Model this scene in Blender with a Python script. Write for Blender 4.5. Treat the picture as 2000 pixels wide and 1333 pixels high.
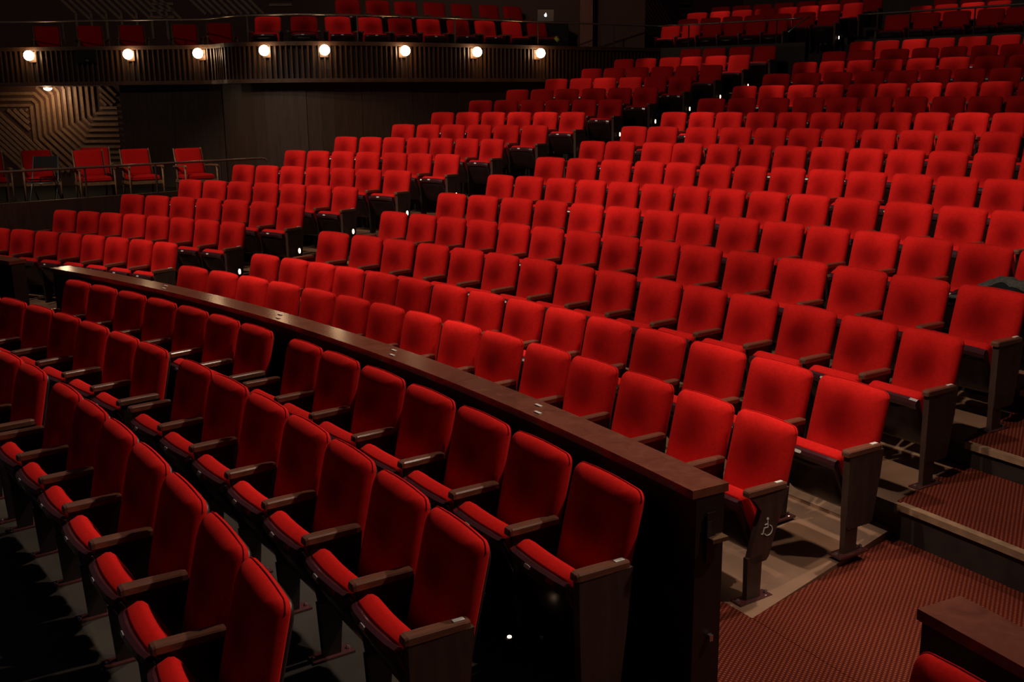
import bpy, bmesh, math, random
from mathutils import Vector, Matrix

for o in list(bpy.data.objects):
    bpy.data.objects.remove(o, do_unlink=True)
SC = bpy.context.scene
COL = SC.collection
R = math.radians

# ---------------------------------------------------------------- camera
CAM_H = 2.74
cam_d = bpy.data.cameras.new('camera')
cam_d.sensor_width = 36.0
cam_d.lens = 2028.24 / 2000 * 36.0
cam_d.clip_end = 200
cam = bpy.data.objects.new('camera', cam_d)
COL.objects.link(cam)
cam.matrix_world = (Matrix.Translation((0, 0, CAM_H)) @ Matrix.Rotation(R(90 - 13.2055), 4, 'X')
                    @ Matrix.Rotation(R(-0.6228), 4, 'Z'))
SC.camera = cam

# centre of the concentric rows
CX, CY = -18.0194, -6.2311
def pol(r, th, z=0.0):
    return Vector((CX + r * math.sin(R(th)), CY + r * math.cos(R(th)), z))

# ---------------------------------------------------------------- world, exposure
w = bpy.data.worlds.new('house_dark'); SC.world = w
w.use_nodes = True
w.node_tree.nodes['Background'].inputs[0].default_value = (0.85, 0.72, 0.95, 1)
w.node_tree.nodes['Background'].inputs[1].default_value = 0.016
SC.view_settings.view_transform = 'Standard'
SC.view_settings.look = 'None'
SC.view_settings.gamma = 1
SC.view_settings.use_curve_mapping = False
SC.view_settings.exposure = 0.0

# ---------------------------------------------------------------- house lights in the ceiling and added fill
def spot(name, loc, target, energy, size, blend=0.3, radius=0.12, color=(1.0, 0.80, 0.62)):
    d = bpy.data.lights.new(name, 'SPOT')
    d.energy = energy; d.spot_size = R(size); d.spot_blend = blend
    d.shadow_soft_size = radius; d.color = color
    o = bpy.data.objects.new(name, d); COL.objects.link(o)
    o.location = loc
    o.rotation_euler = (Vector(target) - Vector(loc)).to_track_quat('-Z', 'Y').to_euler()
    return o
# front-of-house beams onto the raked rows (cut off at the partition)
for _t in (30, 38, 46, 54, 62):
    spot('house_beam', pol(18.6, _t, 9.6), pol(26.1, _t, 1.2), 1250, 44, .32, .15)
for _t in (29, 35, 41, 47, 53, 59):  # second bank, added to even out the brightness up the rake
    spot('house_beam', pol(22.0, _t, 9.5), pol(28.9, _t, 1.5), 620, 31, .5, .15)
# unseen fill spots added to lift the dark rear rows and the balcony side
spot('added_wash', pol(19.0, 46, 10.5), pol(34.0, 42, 3.0), 900, 75, .5, .3)
spot('added_wash', pol(16.0, 38, 10.5), (-6.5, 22.5, 4.0), 420, 56, .6, .3)
# downlights over the lowest rows wash the seats before the partition and the carpeted steps from behind
for _t, _e in ((40, 1300), (48, 1500), (57, 1650), (66, 1500)):
    spot('house_downlight', pol(26.5, _t, 9.2), pol(20.9, _t - 1.5, .6), _e, 42, .45, .14)
# small downlights under the low ceiling above the upper rows, one pool each
POOLS = [(34.07, 35.0, 2.2), (34.07, 36.3, 2.2), (35.97, 36.6, 2.6), (35.97, 37.9, 2.6), (35.97, 38.9, 2.6), (31.25, 34.6, 1.5), (31.25, 36.0, 1.5),
         (31.25, 37.3, 1.5), (33.13, 42.9, 2.0), (33.13, 43.8, 2.0), (33.13, 46.9, 2.0), (33.13, 48.4, 2.0), (35.02, 43.2, 2.4), (35.02, 46.0, 2.4),
         (36.93, 43.5, 2.8), (36.93, 44.6, 2.8), (36.93, 46.6, 2.8), (31.25, 41.7, 1.5), (31.25, 42.9, 1.5), (31.25, 49.6, 1.5), (31.25, 50.9, 1.5),
         (39.0, 34.4, 3.4), (40.9, 34.3, 3.85), (40.9, 35.4, 3.85), (40.9, 37.9, 3.85), (40.9, 39.0, 3.85), (39.95, 43.3, 3.6), (39.95, 44.3, 3.6)]
for _r, _t, _z in POOLS:
    spot('pool_downlight', pol(_r - 2.2, _t, _z + 4.6), pol(_r, _t, _z + .78), 200, 19, .55, .05, (1, .80, .64))
for _x, _y in ((-4.68, 21.05), (-3.36, 21.25), (-2.77, 21.55), (-1.65, 22.15), (-.51, 22.85), (.05, 23.25)):
    spot('pool_downlight', (_x + .5, _y - 2.0, 8.0), (_x, _y, 4.05), 120, 11, .5, .05, (1, .80, .64))


# ---------------------------------------------------------------- materials
def new_mat(name):
    m = bpy.data.materials.new(name); m.use_nodes = True
    return m, m.node_tree.nodes, m.node_tree.links, m.node_tree.nodes['Principled BSDF']

def plain(name, col, rough=0.5, metal=0.0, coat=0.0, noise=0.0, nscale=8.0, spec=0.5, bump=0.0):
    m, N, L, B = new_mat(name)
    B.inputs['Base Color'].default_value = (*col, 1)
    B.inputs['Roughness'].default_value = rough
    B.inputs['Metallic'].default_value = metal
    B.inputs['Coat Weight'].default_value = coat
    B.inputs['Specular IOR Level'].default_value = spec
    if noise or bump:
        tc = N.new('ShaderNodeTexCoord'); nz = N.new('ShaderNodeTexNoise')
        nz.inputs['Scale'].default_value = nscale; nz.inputs['Detail'].default_value = 5
        L.new(tc.outputs['Object'], nz.inputs['Vector'])
        if noise:
            mp = N.new('ShaderNodeMapRange')
            mp.inputs[1].default_value = 0.3; mp.inputs[2].default_value = 0.7
            mp.inputs[3].default_value = 1 - noise; mp.inputs[4].default_value = 1 + noise
            L.new(nz.outputs['Fac'], mp.inputs[0])
            mx = N.new('ShaderNodeVectorMath'); mx.operation = 'SCALE'
            mx.inputs[0].default_value = col
            L.new(mp.outputs[0], mx.inputs['Scale']); L.new(mx.outputs[0], B.inputs['Base Color'])
        if bump:
            bp = N.new('ShaderNodeBump'); bp.inputs['Strength'].default_value = bump
            bp.inputs['Distance'].default_value = 0.01
            L.new(nz.outputs['Fac'], bp.inputs['Height']); L.new(bp.outputs[0], B.inputs['Normal'])
    return m

def velvet(name, col, worn, centre=None):
    """red plush; a darker centre for rubbed pile, with the sheen contrast painted in"""
    m, N, L, B = new_mat(name)
    tc = N.new('ShaderNodeTexCoord')
    nz = N.new('ShaderNodeTexNoise'); nz.inputs['Scale'].default_value = 60; nz.inputs['Detail'].default_value = 4
    L.new(tc.outputs['Object'], nz.inputs['Vector'])
    oi = N.new('ShaderNodeObjectInfo')
    mr = N.new('ShaderNodeMapRange'); mr.inputs[3].default_value = 0.94; mr.inputs[4].default_value = 1.05
    L.new(oi.outputs['Random'], mr.inputs[0])
    mn = N.new('ShaderNodeMapRange'); mn.inputs[1].default_value = .3; mn.inputs[2].default_value = .7
    mn.inputs[3].default_value = 0.9; mn.inputs[4].default_value = 1.1
    L.new(nz.outputs['Fac'], mn.inputs[0])
    mul = N.new('ShaderNodeMath'); mul.operation = 'MULTIPLY'
    L.new(mr.outputs[0], mul.inputs[0]); L.new(mn.outputs[0], mul.inputs[1])
    mix = N.new('ShaderNodeMix'); mix.data_type = 'RGBA'
    mix.inputs[6].default_value = (*col, 1); mix.inputs[7].default_value = (*worn, 1)
    if centre:  # dark centre: worn pile plus the edge sheen contrast put into the colour
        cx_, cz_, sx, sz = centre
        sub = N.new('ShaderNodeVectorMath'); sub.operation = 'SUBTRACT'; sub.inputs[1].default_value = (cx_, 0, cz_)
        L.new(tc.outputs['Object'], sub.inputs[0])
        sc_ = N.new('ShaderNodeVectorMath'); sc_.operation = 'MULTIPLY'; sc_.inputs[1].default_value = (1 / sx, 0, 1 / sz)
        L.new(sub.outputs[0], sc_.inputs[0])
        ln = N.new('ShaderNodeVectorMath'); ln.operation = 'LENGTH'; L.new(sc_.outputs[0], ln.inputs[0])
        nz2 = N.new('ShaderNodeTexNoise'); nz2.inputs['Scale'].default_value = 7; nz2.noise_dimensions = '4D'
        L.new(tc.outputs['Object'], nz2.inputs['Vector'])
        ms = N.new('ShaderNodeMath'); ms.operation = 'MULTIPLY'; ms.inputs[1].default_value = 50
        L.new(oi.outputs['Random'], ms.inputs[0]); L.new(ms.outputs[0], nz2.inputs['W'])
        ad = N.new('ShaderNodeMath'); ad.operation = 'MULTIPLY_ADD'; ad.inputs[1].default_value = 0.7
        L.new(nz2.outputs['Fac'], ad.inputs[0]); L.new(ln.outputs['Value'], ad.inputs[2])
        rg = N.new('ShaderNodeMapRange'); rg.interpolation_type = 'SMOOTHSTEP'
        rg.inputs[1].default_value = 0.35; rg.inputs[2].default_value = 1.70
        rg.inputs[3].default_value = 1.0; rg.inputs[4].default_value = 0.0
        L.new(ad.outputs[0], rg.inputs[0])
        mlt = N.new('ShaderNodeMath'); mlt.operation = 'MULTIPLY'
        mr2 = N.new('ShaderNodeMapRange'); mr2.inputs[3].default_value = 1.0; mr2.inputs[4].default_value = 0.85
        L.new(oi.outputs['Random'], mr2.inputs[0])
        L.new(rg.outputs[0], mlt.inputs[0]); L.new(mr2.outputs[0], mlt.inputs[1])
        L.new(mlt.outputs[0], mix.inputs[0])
    else:
        mix.inputs[0].default_value = 0.0
    vm = N.new('ShaderNodeVectorMath'); vm.operation = 'SCALE'
    L.new(mix.outputs[2], vm.inputs[0]); L.new(mul.outputs[0], vm.inputs['Scale'])
    L.new(vm.outputs[0], B.inputs['Base Color'])
    B.inputs['Roughness'].default_value = 0.9
    B.inputs['Specular IOR Level'].default_value = 0.05
    B.inputs['Sheen Weight'].default_value = 0.12
    B.inputs['Sheen Roughness'].default_value = 0.4
    B.inputs['Sheen Tint'].default_value = (1.0, 0.12, 0.10, 1)
    bp = N.new('ShaderNodeBump'); bp.inputs['Strength'].default_value = 0.15; bp.inputs['Distance'].default_value = 0.003
    nf = N.new('ShaderNodeTexNoise'); nf.inputs['Scale'].default_value = 400
    L.new(tc.outputs['Object'], nf.inputs['Vector'])
    L.new(nf.outputs['Fac'], bp.inputs['Height']); L.new(bp.outputs[0], B.inputs['Normal'])
    return m

def wood(name, col, dark, scale=(1, 1, 12), rough=0.45, axis='OBJ', coat=0.0):
    m, N, L, B = new_mat(name)
    tc = N.new('ShaderNodeTexCoord'); mp = N.new('ShaderNodeMapping'); mp.inputs['Scale'].default_value = scale
    L.new(tc.outputs['Object'], mp.inputs['Vector'])
    nz = N.new('ShaderNodeTexNoise'); nz.inputs['Scale'].default_value = 4; nz.inputs['Detail'].default_value = 6
    nz.inputs['Distortion'].default_value = 0.6
    L.new(mp.outputs[0], nz.inputs['Vector'])
    rp = N.new('ShaderNodeValToRGB')
    rp.color_ramp.elements[0].position = 0.32; rp.color_ramp.elements[0].color = (*dark, 1)
    rp.color_ramp.elements[1].position = 0.68; rp.color_ramp.elements[1].color = (*col, 1)
    L.new(nz.outputs['Fac'], rp.inputs[0]); L.new(rp.outputs[0], B.inputs['Base Color'])
    B.inputs['Roughness'].default_value = rough
    B.inputs['Coat Weight'].default_value = coat
    B.inputs['Coat Roughness'].default_value = 0.2
    return m

def emit(name, col, strength):
    m, N, L, B = new_mat(name)
    B.inputs['Base Color'].default_value = (*col, 1)
    B.inputs['Emission Color'].default_value = (*col, 1)
    B.inputs['Emission Strength'].default_value = strength
    return m

def carpet_mat():
    m, N, L, B = new_mat('dotted_carpet')
    tc = N.new('ShaderNodeTexCoord'); mp = N.new('ShaderNodeMapping')
    mp.inputs['Rotation'].default_value = (0, 0, R(28)); mp.inputs['Scale'].default_value = (1, 1, 1)
    L.new(tc.outputs['Object'], mp.inputs['Vector'])
    sp = N.new('ShaderNodeSeparateXYZ'); L.new(mp.outputs[0], sp.inputs[0])
    def wave(sock, k):
        a = N.new('ShaderNodeMath'); a.operation = 'MULTIPLY'; a.inputs[1].default_value = k; L.new(sock, a.inputs[0])
        b = N.new('ShaderNodeMath'); b.operation = 'SINE'; L.new(a.outputs[0], b.inputs[0])
        c = N.new('ShaderNodeMath'); c.operation = 'MULTIPLY_ADD'; c.inputs[1].default_value = .5; c.inputs[2].default_value = .5
        L.new(b.outputs[0], c.inputs[0]); return c.outputs[0]
    u = wave(sp.outputs['X'], 2 * math.pi / 0.023); v = wave(sp.outputs['Y'], 2 * math.pi / 0.019)
    mu = N.new('ShaderNodeMath'); mu.operation = 'MULTIPLY'; L.new(u, mu.inputs[0]); L.new(v, mu.inputs[1])
    rp = N.new('ShaderNodeValToRGB')
    e = rp.color_ramp.elements
    e[0].position = 0.05; e[0].color = (0.060, 0.009, 0.006, 1)
    e[1].position = 0.8; e[1].color = (0.24, 0.062, 0.024, 1)
    k = rp.color_ramp.elements.new(0.35); k.color = (0.13, 0.018, 0.011, 1)
    L.new(mu.outputs[0], rp.inputs[0])
    nz = N.new('ShaderNodeTexNoise'); nz.inputs['Scale'].default_value = 2.2; nz.inputs['Detail'].default_value = 4
    L.new(tc.outputs['Object'], nz.inputs['Vector'])
    mr = N.new('ShaderNodeMapRange'); mr.inputs[3].default_value = .75; mr.inputs[4].default_value = 1.25
    L.new(nz.outputs['Fac'], mr.inputs[0])
    vm = N.new('ShaderNodeVectorMath'); vm.operation = 'SCALE'
    L.new(rp.outputs[0], vm.inputs[0]); L.new(mr.outputs[0], vm.inputs['Scale']); L.new(vm.outputs[0], B.inputs['Base Color'])
    B.inputs['Roughness'].default_value = 0.95; B.inputs['Specular IOR Level'].default_value = 0.1
    bp = N.new('ShaderNodeBump'); bp.inputs['Strength'].default_value = .4; bp.inputs['Distance'].default_value = .004
    L.new(mu.outputs[0], bp.inputs['Height']); L.new(bp.outputs[0], B.inputs['Normal'])
    return m

M = {}
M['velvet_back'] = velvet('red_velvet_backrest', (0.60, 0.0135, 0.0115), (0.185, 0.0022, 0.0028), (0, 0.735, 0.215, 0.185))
M['velvet'] = velvet('red_velvet', (0.56, 0.0115, 0.010), (0.3, 0.003, 0.004))
M['pan'] = plain('dark_seat_pan', (0.022, 0.009, 0.009), 0.28, noise=.25, nscale=5)
M['lip'] = plain('maroon_lip', (0.055, 0.014, 0.018), 0.22, coat=.4)
M['shell'] = plain('black_back_shell', (0.018, 0.012, 0.012), 0.45)
M['arm'] = wood('brown_arm', (0.17, 0.068, 0.040), (0.115, 0.042, 0.025), (30, 3, 30), 0.32, coat=.5)
M['standard'] = plain('dark_standard', (0.016, 0.009, 0.008), 0.4)
M['panel'] = wood('end_panel_laminate', (0.062, 0.033, 0.024), (0.040, 0.020, 0.015), (6, 6, 1), 0.5)
M['plate'] = plain('silver_plate', (0.70, 0.68, 0.64), 0.3)
M['ink'] = plain('dark_ink', (0.02, 0.02, 0.022), 0.5)
M['foot'] = plain('foot_plate_enamel', (0.07, 0.022, 0.022), 0.25, coat=.5)
M['bolt'] = plain('bolt_steel', (0.6, 0.5, 0.48), 0.2, metal=.9)
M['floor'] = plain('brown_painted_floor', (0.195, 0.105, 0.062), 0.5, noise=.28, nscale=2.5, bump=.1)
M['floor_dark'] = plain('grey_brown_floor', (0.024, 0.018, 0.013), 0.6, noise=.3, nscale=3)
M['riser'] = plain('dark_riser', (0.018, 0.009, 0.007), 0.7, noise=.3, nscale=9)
M['nosing'] = plain('tan_nosing', (0.27, 0.16, 0.095), 0.5, noise=.25, nscale=14)
M['carpet'] = carpet_mat()
M['cap'] = wood('partition_cap', (0.21, 0.066, 0.040), (0.145, 0.042, 0.026), (3, 3, 3), 0.17)
M['partition'] = wood('partition_board', (0.020, 0.009, 0.007), (0.012, 0.006, 0.005), (2, 2, 1), 0.5)
M['wallwood'] = wood('dark_wall_panel', (0.055, 0.026, 0.013), (0.032, 0.015, 0.008), (5, 5, .6), 0.55)
M['slat'] = wood('slat_wood', (0.072, 0.033, 0.016), (0.046, 0.020, 0.010), (6, 6, 1), 0.33)
M['fascia'] = plain('balcony_backing', (0.010, 0.006, 0.005), 0.7)
M['lipwood'] = wood('balcony_lip', (0.075, 0.036, 0.020), (0.045, 0.022, 0.013), (2, 2, 2), 0.4)
M['batten'] = wood('relief_batten', (0.33, 0.185, 0.092), (0.22, 0.12, 0.06), (4, 4, 4), 0.5)
M['reliefback'] = plain('relief_backing', (0.085, 0.034, 0.018), 0.7)
M['rail'] = plain('bronze_rail', (0.36, 0.29, 0.22), 0.3, metal=.85)
M['railpost'] = plain('rail_post', (0.05, 0.042, 0.036), 0.45, metal=.4)
M['globe'] = emit('globe_glass', (1.0, 0.66, 0.36), 17.0)
M['brass'] = plain('lamp_plate', (0.12, 0.06, 0.028), 0.4, metal=.2)
M['chairwood'] = wood('chair_frame_wood', (0.26, 0.135, 0.065), (0.17, 0.085, 0.04), (3, 3, 3), 0.4)
M['chairred'] = velvet('armchair_red', (0.52, 0.010, 0.009), (0.3, .003, .003))
M['black'] = plain('black_plastic', (0.006, 0.006, 0.007), 0.7, spec=.15)
M['grey'] = plain('grey_metal', (0.16, 0.16, 0.16), 0.35, metal=.6)
M['aisle_lamp'] = emit('aisle_lamp_lens', (1.0, 0.60, 0.38), 5.0)
M['laptop'] = plain('laptop_shell', (0.50, 0.42, 0.36), 0.35, metal=.5)
M['logo'] = emit('laptop_logo', (0.85, 0.92, 1.0), 3.0)
M['yellow'] = plain('yellow_green_cloth', (0.44, 0.42, 0.06), 0.8, noise=.3, nscale=30)
M['column'] = wood('reddish_column', (0.24, 0.07, 0.042), (0.16, 0.045, 0.028), (5, 5, .6), 0.5)
M['leather'] = plain('black_leather', (0.007, 0.008, 0.008), 0.36, noise=.3, nscale=20, bump=.5)
M['fur'] = plain('grey_fur_trim', (0.05, 0.05, 0.042), 0.8, noise=.5, nscale=60, bump=1.0)
M['lens'] = emit('downlight_lens', (1.0, 0.72, 0.45), 20.0)
M['boxfloor'] = plain('box_floor_dark', (0.007, 0.005, 0.004), 0.8, spec=.2)
M['table'] = plain('dark_table', (0.014, 0.011, 0.010), 0.5)

# ---------------------------------------------------------------- mesh helpers
def mesh_from(name, verts, faces, mat, smooth=False):
    me = bpy.data.meshes.new(name)
    me.from_pydata([tuple(v) for v in verts], [], faces)
    me.materials.append(mat)
    bm = bmesh.new(); bm.from_mesh(me)
    bmesh.ops.recalc_face_normals(bm, faces=bm.faces)
    bm.to_mesh(me); bm.free()
    if smooth:
        for p in me.polygons: p.use_smooth = True
    me.update()
    return me

def link(name, me, parent=None, loc=None):
    o = bpy.data.objects.new(name, me); COL.objects.link(o)
    if parent: o.parent = parent
    if loc is not None: o.location = loc
    return o

def tag(o, label, cat, group=None, kind=None):
    o['label'] = label; o['category'] = cat
    if group: o['group'] = group
    if kind: o['kind'] = kind
    return o

def empty(name, loc=(0, 0, 0), rz=0.0):
    o = bpy.data.objects.new(name, None); COL.objects.link(o)
    o.location = loc; o.rotation_euler = (0, 0, rz); o.empty_display_size = 0.1
    return o

class MB:
    """collects verts and faces of one part"""
    def __init__(s): s.v = []; s.f = []
    def box(s, c, d, rot=None):
        b = len(s.v)
        for x in (-1, 1):
            for y in (-1, 1):
                for z in (-1, 1):
                    p = Vector((x * d[0] / 2, y * d[1] / 2, z * d[2] / 2))
                    if rot: p = rot @ p
                    s.v.append(p + Vector(c))
        s.f += [[b + i for i in q] for q in ((0, 1, 3, 2), (4, 6, 7, 5), (0, 4, 5, 1), (2, 3, 7, 6), (0, 2, 6, 4), (1, 5, 7, 3))]
        return s
    def prism(s, poly, axis, a0, a1):
        """extrude 2-D polygon; axis 'x': poly in (y,z); 'z': poly in (x,y)"""
        b = len(s.v); n = len(poly)
        for a in (a0, a1):
            for p in poly:
                s.v.append(Vector((a, p[0], p[1])) if axis == 'x' else (Vector((p[0], p[1], a)) if axis == 'z' else Vector((p[0], a, p[1]))))
        s.f.append([b + i for i in range(n)]); s.f.append([b + n + i for i in reversed(range(n))])
        for i in range(n):
            j = (i + 1) % n
            s.f.append([b + i, b + j, b + n + j, b + n + i])
        return s
    def tube(s, pts, r, n=8, closed=False, cap=True):
        pts = [Vector(p) for p in pts]; b = len(s.v); m = len(pts)
        up0 = None
        for i, p in enumerate(pts):
            a = pts[i - 1] if (i > 0 or closed) else p
            c = pts[(i + 1) % m] if (i < m - 1 or closed) else p
            t = (c - a).normalized()
            if up0 is None:
                up0 = Vector((0, 0, 1)) if abs(t.z) < .9 else Vector((1, 0, 0))
            u = (up0 - t * up0.dot(t)).normalized(); up0 = u
            v = t.cross(u)
            rr = r[i] if isinstance(r, (list, tuple)) else r
            for k in range(n):
                an = 2 * math.pi * k / n
                s.v.append(p + u * math.cos(an) * rr + v * math.sin(an) * rr)
        for i in range(m if closed else m - 1):
            j = (i + 1) % m
            for k in range(n):
                l = (k + 1) % n
                s.f.append([b + i * n + k, b + i * n + l, b + j * n + l, b + j * n + k])
        if cap and not closed:
            s.f.append([b + k for k in range(n)]); s.f.append([b + (m - 1) * n + k for k in reversed(range(n))])
        return s
    def lathe(s, prof, n=16, c=(0, 0, 0)):
        b = len(s.v); m = len(prof); c = Vector(c)
        for r_, z in prof:
            for k in range(n):
                an = 2 * math.pi * k / n
                s.v.append(c + Vector((r_ * math.cos(an), r_ * math.sin(an), z)))
        for i in range(m - 1):
            for k in range(n):
                l = (k + 1) % n
                s.f.append([b + i * n + k, b + i * n + l, b + (i + 1) * n + l, b + (i + 1) * n + k])
        s.f.append([b + k for k in reversed(range(n))]); s.f.append([b + (m - 1) * n + k for k in range(n)])
        return s
    def rings(s, ringlist, cap0=True, cap1=True):
        b = len(s.v); n = len(ringlist[0])
        for r_ in ringlist: s.v += [Vector(p) for p in r_]
        for i in range(len(ringlist) - 1):
            for k in range(n):
                l = (k + 1) % n
                s.f.append([b + i * n + k, b + i * n + l, b + (i + 1) * n + l, b + (i + 1) * n + k])
        if cap0: s.f.append([b + k for k in reversed(range(n))])
        if cap1: s.f.append([b + (len(ringlist) - 1) * n + k for k in range(n)])
        return s
    def mesh(s, name, mat, smooth=False): return mesh_from(name, s.v, s.f, mat, smooth)
    def obj(s, name, mat, parent=None, smooth=False, loc=None):
        return link(name, s.mesh(name, mat, smooth), parent, loc)

def rrect(w_, h_, r_top, r_bot, inset, n=6, arch=0.0):
    """rounded rectangle outline in (x, z), z from 0 to h"""
    hw = w_ / 2 - inset; z0 = inset; z1 = h_ - inset
    rt = min(max(r_top + .45 * inset, 0.012), hw * .8); rb = min(max(r_bot + .3 * inset, 0.012), hw * .8)
    pts = []
    for (cx_, cz_, rr, a0) in ((hw - rt, z1 - rt, rt, 0), (-hw + rt, z1 - rt, rt, 90), (-hw + rb, z0 + rb, rb, 180), (hw - rb, z0 + rb, rb, 270)):
        for i in range(n):
            a = R(a0 + 90 * i / (n - 1))
            pts.append([cx_ + rr * math.cos(a), cz_ + rr * math.sin(a)])
        if a0 == 0:
            for q in (.75, .5, .25): pts.append([(hw - rt) * (2 * q - 1), z1])
    if arch:
        for p in pts: p[1] += arch * (1 - (2 * p[0] / w_) ** 2) * max(0, (p[1] / h_)) ** 3
    return pts

def ring_sector(name, r0, r1, t0, t1, z0, z1, mat, n=None, mat_side=None, t0b=None, t1b=None, parent=None):
    """solid ring sector; t0/t1 at inner radius, t0b/t1b at outer radius; z0/z1 floats, z1 may be (inner, outer)"""
    t0b = t0 if t0b is None else t0b; t1b = t1 if t1b is None else t1b
    n = n or max(2, int(abs(t1 - t0) / 1.0))
    zi, zo = z1 if isinstance(z1, tuple) else (z1, z1)
    v = []; f = []; side = []
    for i in range(n + 1):
        q = i / n
        a = t0 + (t1 - t0) * q; b = t0b + (t1b - t0b) * q
        v += [pol(r0, a, z0), pol(r0, a, zi), pol(r1, b, zo), pol(r1, b, z0)]
    for i in range(n):
        k = 4 * i
        f.append([k + 1, k + 2, k + 6, k + 5]); side.append(0)
        f.append([k, k + 1, k + 5, k + 4]); side.append(1)
        f.append([k + 2, k + 3, k + 7, k + 6]); side.append(1)
        f.append([k, k + 4, k + 7, k + 3]); side.append(1)
    f.append([0, 3, 2, 1]); side.append(1)
    k = 4 * n; f.append([k, k + 1, k + 2, k + 3]); side.append(1)
    me = bpy.data.meshes.new(name); me.from_pydata([tuple(p) for p in v], [], f)
    me.materials.append(mat)
    if mat_side:
        me.materials.append(mat_side)
        for p, s_ in zip(me.polygons, side): p.material_index = s_
    bm = bmesh.new(); bm.from_mesh(me); bmesh.ops.recalc_face_normals(bm, faces=bm.faces); bm.to_mesh(me); bm.free()
    return link(name, me, parent)

# ================================================================ FLOORS
def struct(o, label, cat): return tag(o, label, cat, kind='structure')
TB = {'B3': 24.595, 'B4': 25.536, 'B5': 26.492, 'B6': 27.451, 'B7': 28.411, 'B8': 29.364, 'B9': 30.308, 'B10': 31.248,
      'B11': 32.187, 'B12': 33.129, 'B13': 34.074, 'B14': 35.022, 'B15': 35.975, 'B16': 36.928}
TZ = {'B3': .229, 'B4': .396, 'B5': .563, 'B6': .747, 'B7': .945, 'B8': 1.146, 'B9': 1.34, 'B10': 1.541, 'B11': 1.749,
      'B12': 1.951, 'B13': 2.161, 'B14': 2.376, 'B15': 2.584, 'B16': 2.788}
T_LEFT = {'B3': 26.8, 'B4': 27.6, 'B5': 28.25, 'B6': 28.85, 'B7': 29.5, 'B8': 30.25, 'B9': 31.35, 'B10': 31.8, 'B11': 32.25, 'B12': 32.7,
          'B13': 33.3, 'B14': 33.8, 'B15': 34.2, 'B16': 34.75}
ORD = ['zeroth', 'first', 'second', 'third', 'fourth', 'fifth', 'sixth', 'seventh', 'eighth', 'ninth', 'tenth', 'eleventh', 'twelfth',
       'thirteenth', 'fourteenth', 'fifteenth', 'sixteenth', 'seventeenth', 'eighteenth']
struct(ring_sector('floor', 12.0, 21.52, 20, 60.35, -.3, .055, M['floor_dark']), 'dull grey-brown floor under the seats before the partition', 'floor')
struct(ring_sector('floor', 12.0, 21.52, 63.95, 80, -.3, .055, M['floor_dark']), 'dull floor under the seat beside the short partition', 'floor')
def t_edge(r): return 59.6 - .53 * (r - 22.37)
struct(ring_sector('floor', 22.37, 23.86, 22, t_edge(22.37), -.3, (0.0, .055), M['floor'], t1b=t_edge(23.86)), 'brown painted floor under the two lowest rows behind the partition', 'floor')
struct(ring_sector('floor', 12.0, 22.37, 60.35, 63.95, -.3, 0.0, M['carpet'], n=8), 'dotted red-brown carpet of the gangway between the two partitions', 'carpet')
struct(ring_sector('floor', 18.5, 21.52, 34.6, 38.4, .02, .060, M['carpet'], n=4), 'dotted carpet leading to the gap in the partition', 'carpet')
struct(ring_sector('floor', 21.52, 22.37, 22, 60.35, -.3, 0.0, M['carpet']), 'dotted carpet strip running along the back of the partition', 'carpet')
struct(ring_sector('floor', 21.52, 22.37, 63.95, 80, -.3, 0.0, M['carpet']), 'dotted carpet behind the short partition', 'carpet')
struct(ring_sector('floor', 22.37, 23.86, t_edge(22.37), 80, -.3, 0.002, M['carpet'], t0b=t_edge(23.86)), 'dotted red-brown carpet at the foot of the carpeted steps', 'carpet')
names = list(TB)
for i, k in enumerate(names):
    r0 = TB[k] - .735; r1 = (TB[names[i + 1]] - .735) if i + 1 < len(names) else 37.75
    tl = T_LEFT[k] - (2.2 if i >= 5 else 0)
    o = ring_sector('floor', r0, r1, tl, 66, -.3, TZ[k], M['floor'], mat_side=M['riser'])
    struct(o, 'brown painted tier carrying the %s row behind the partition' % ORD[i + 3], 'floor')
    e0, e1 = t_edge(r0), t_edge(r1)
    o = ring_sector('floor', r0 + .035, r1, e0, 66, TZ[k] + .0005, TZ[k] + .006, M['carpet'], t0b=e1, n=8)
    struct(o, 'dotted carpet on the %s tread of the carpeted steps' % ORD[i + 1], 'carpet')
    o = ring_sector('trim_%d' % (i + 1), r0 - .02, r0 + .035, e0 + .1, 66, TZ[k] - .03, TZ[k] + .012, M['nosing'], n=12)
    struct(o, 'tan nosing on the edge of the %s carpeted step' % ORD[i + 1], 'nosing')
    # kerb where seat row meets the riser behind it
    o = ring_sector('trim_%d' % (i + 21), r0 - .13, r0 - .004, 39.2, e0 - .35, TZ[k] - .30 if i else 0.0, ((.072, .125) if i == 0 else (TZ[names[i - 1]] + .02, TZ[names[i - 1]] + .06)), M['nosing'])
    struct(o, 'worn sloping kerb along the riser of the %s tier' % ORD[i + 1], 'kerb')
    # stepped aisle between the two blocks
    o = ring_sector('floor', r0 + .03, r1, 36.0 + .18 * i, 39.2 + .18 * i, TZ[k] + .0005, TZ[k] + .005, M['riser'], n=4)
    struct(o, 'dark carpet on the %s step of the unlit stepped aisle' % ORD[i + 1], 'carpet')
    o = ring_sector('trim_%d' % (i + 41), r0 - .012, r0 + .03, 36.1 + .18 * i, 39.1 + .18 * i, TZ[k] - .025, TZ[k] + .008, M['nosing'], n=4)
    struct(o, 'thin nosing on the %s step of the unlit stepped aisle' % ORD[i + 1], 'nosing')
# upper tiers behind the parapet
UZ = [(38.0, 39.3, 3.43), (39.3, 40.25, 3.63), (40.25, 41.2, 3.85), (41.2, 44.6, 4.045)]
for i, (a, b, z) in enumerate(UZ):
    struct(ring_sector('floor', a, b, 32.6, 66, -.3, z, M['riser']), 'dark upper tier carrying the %s row behind the rail' % ORD[i + 1], 'floor')

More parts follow.
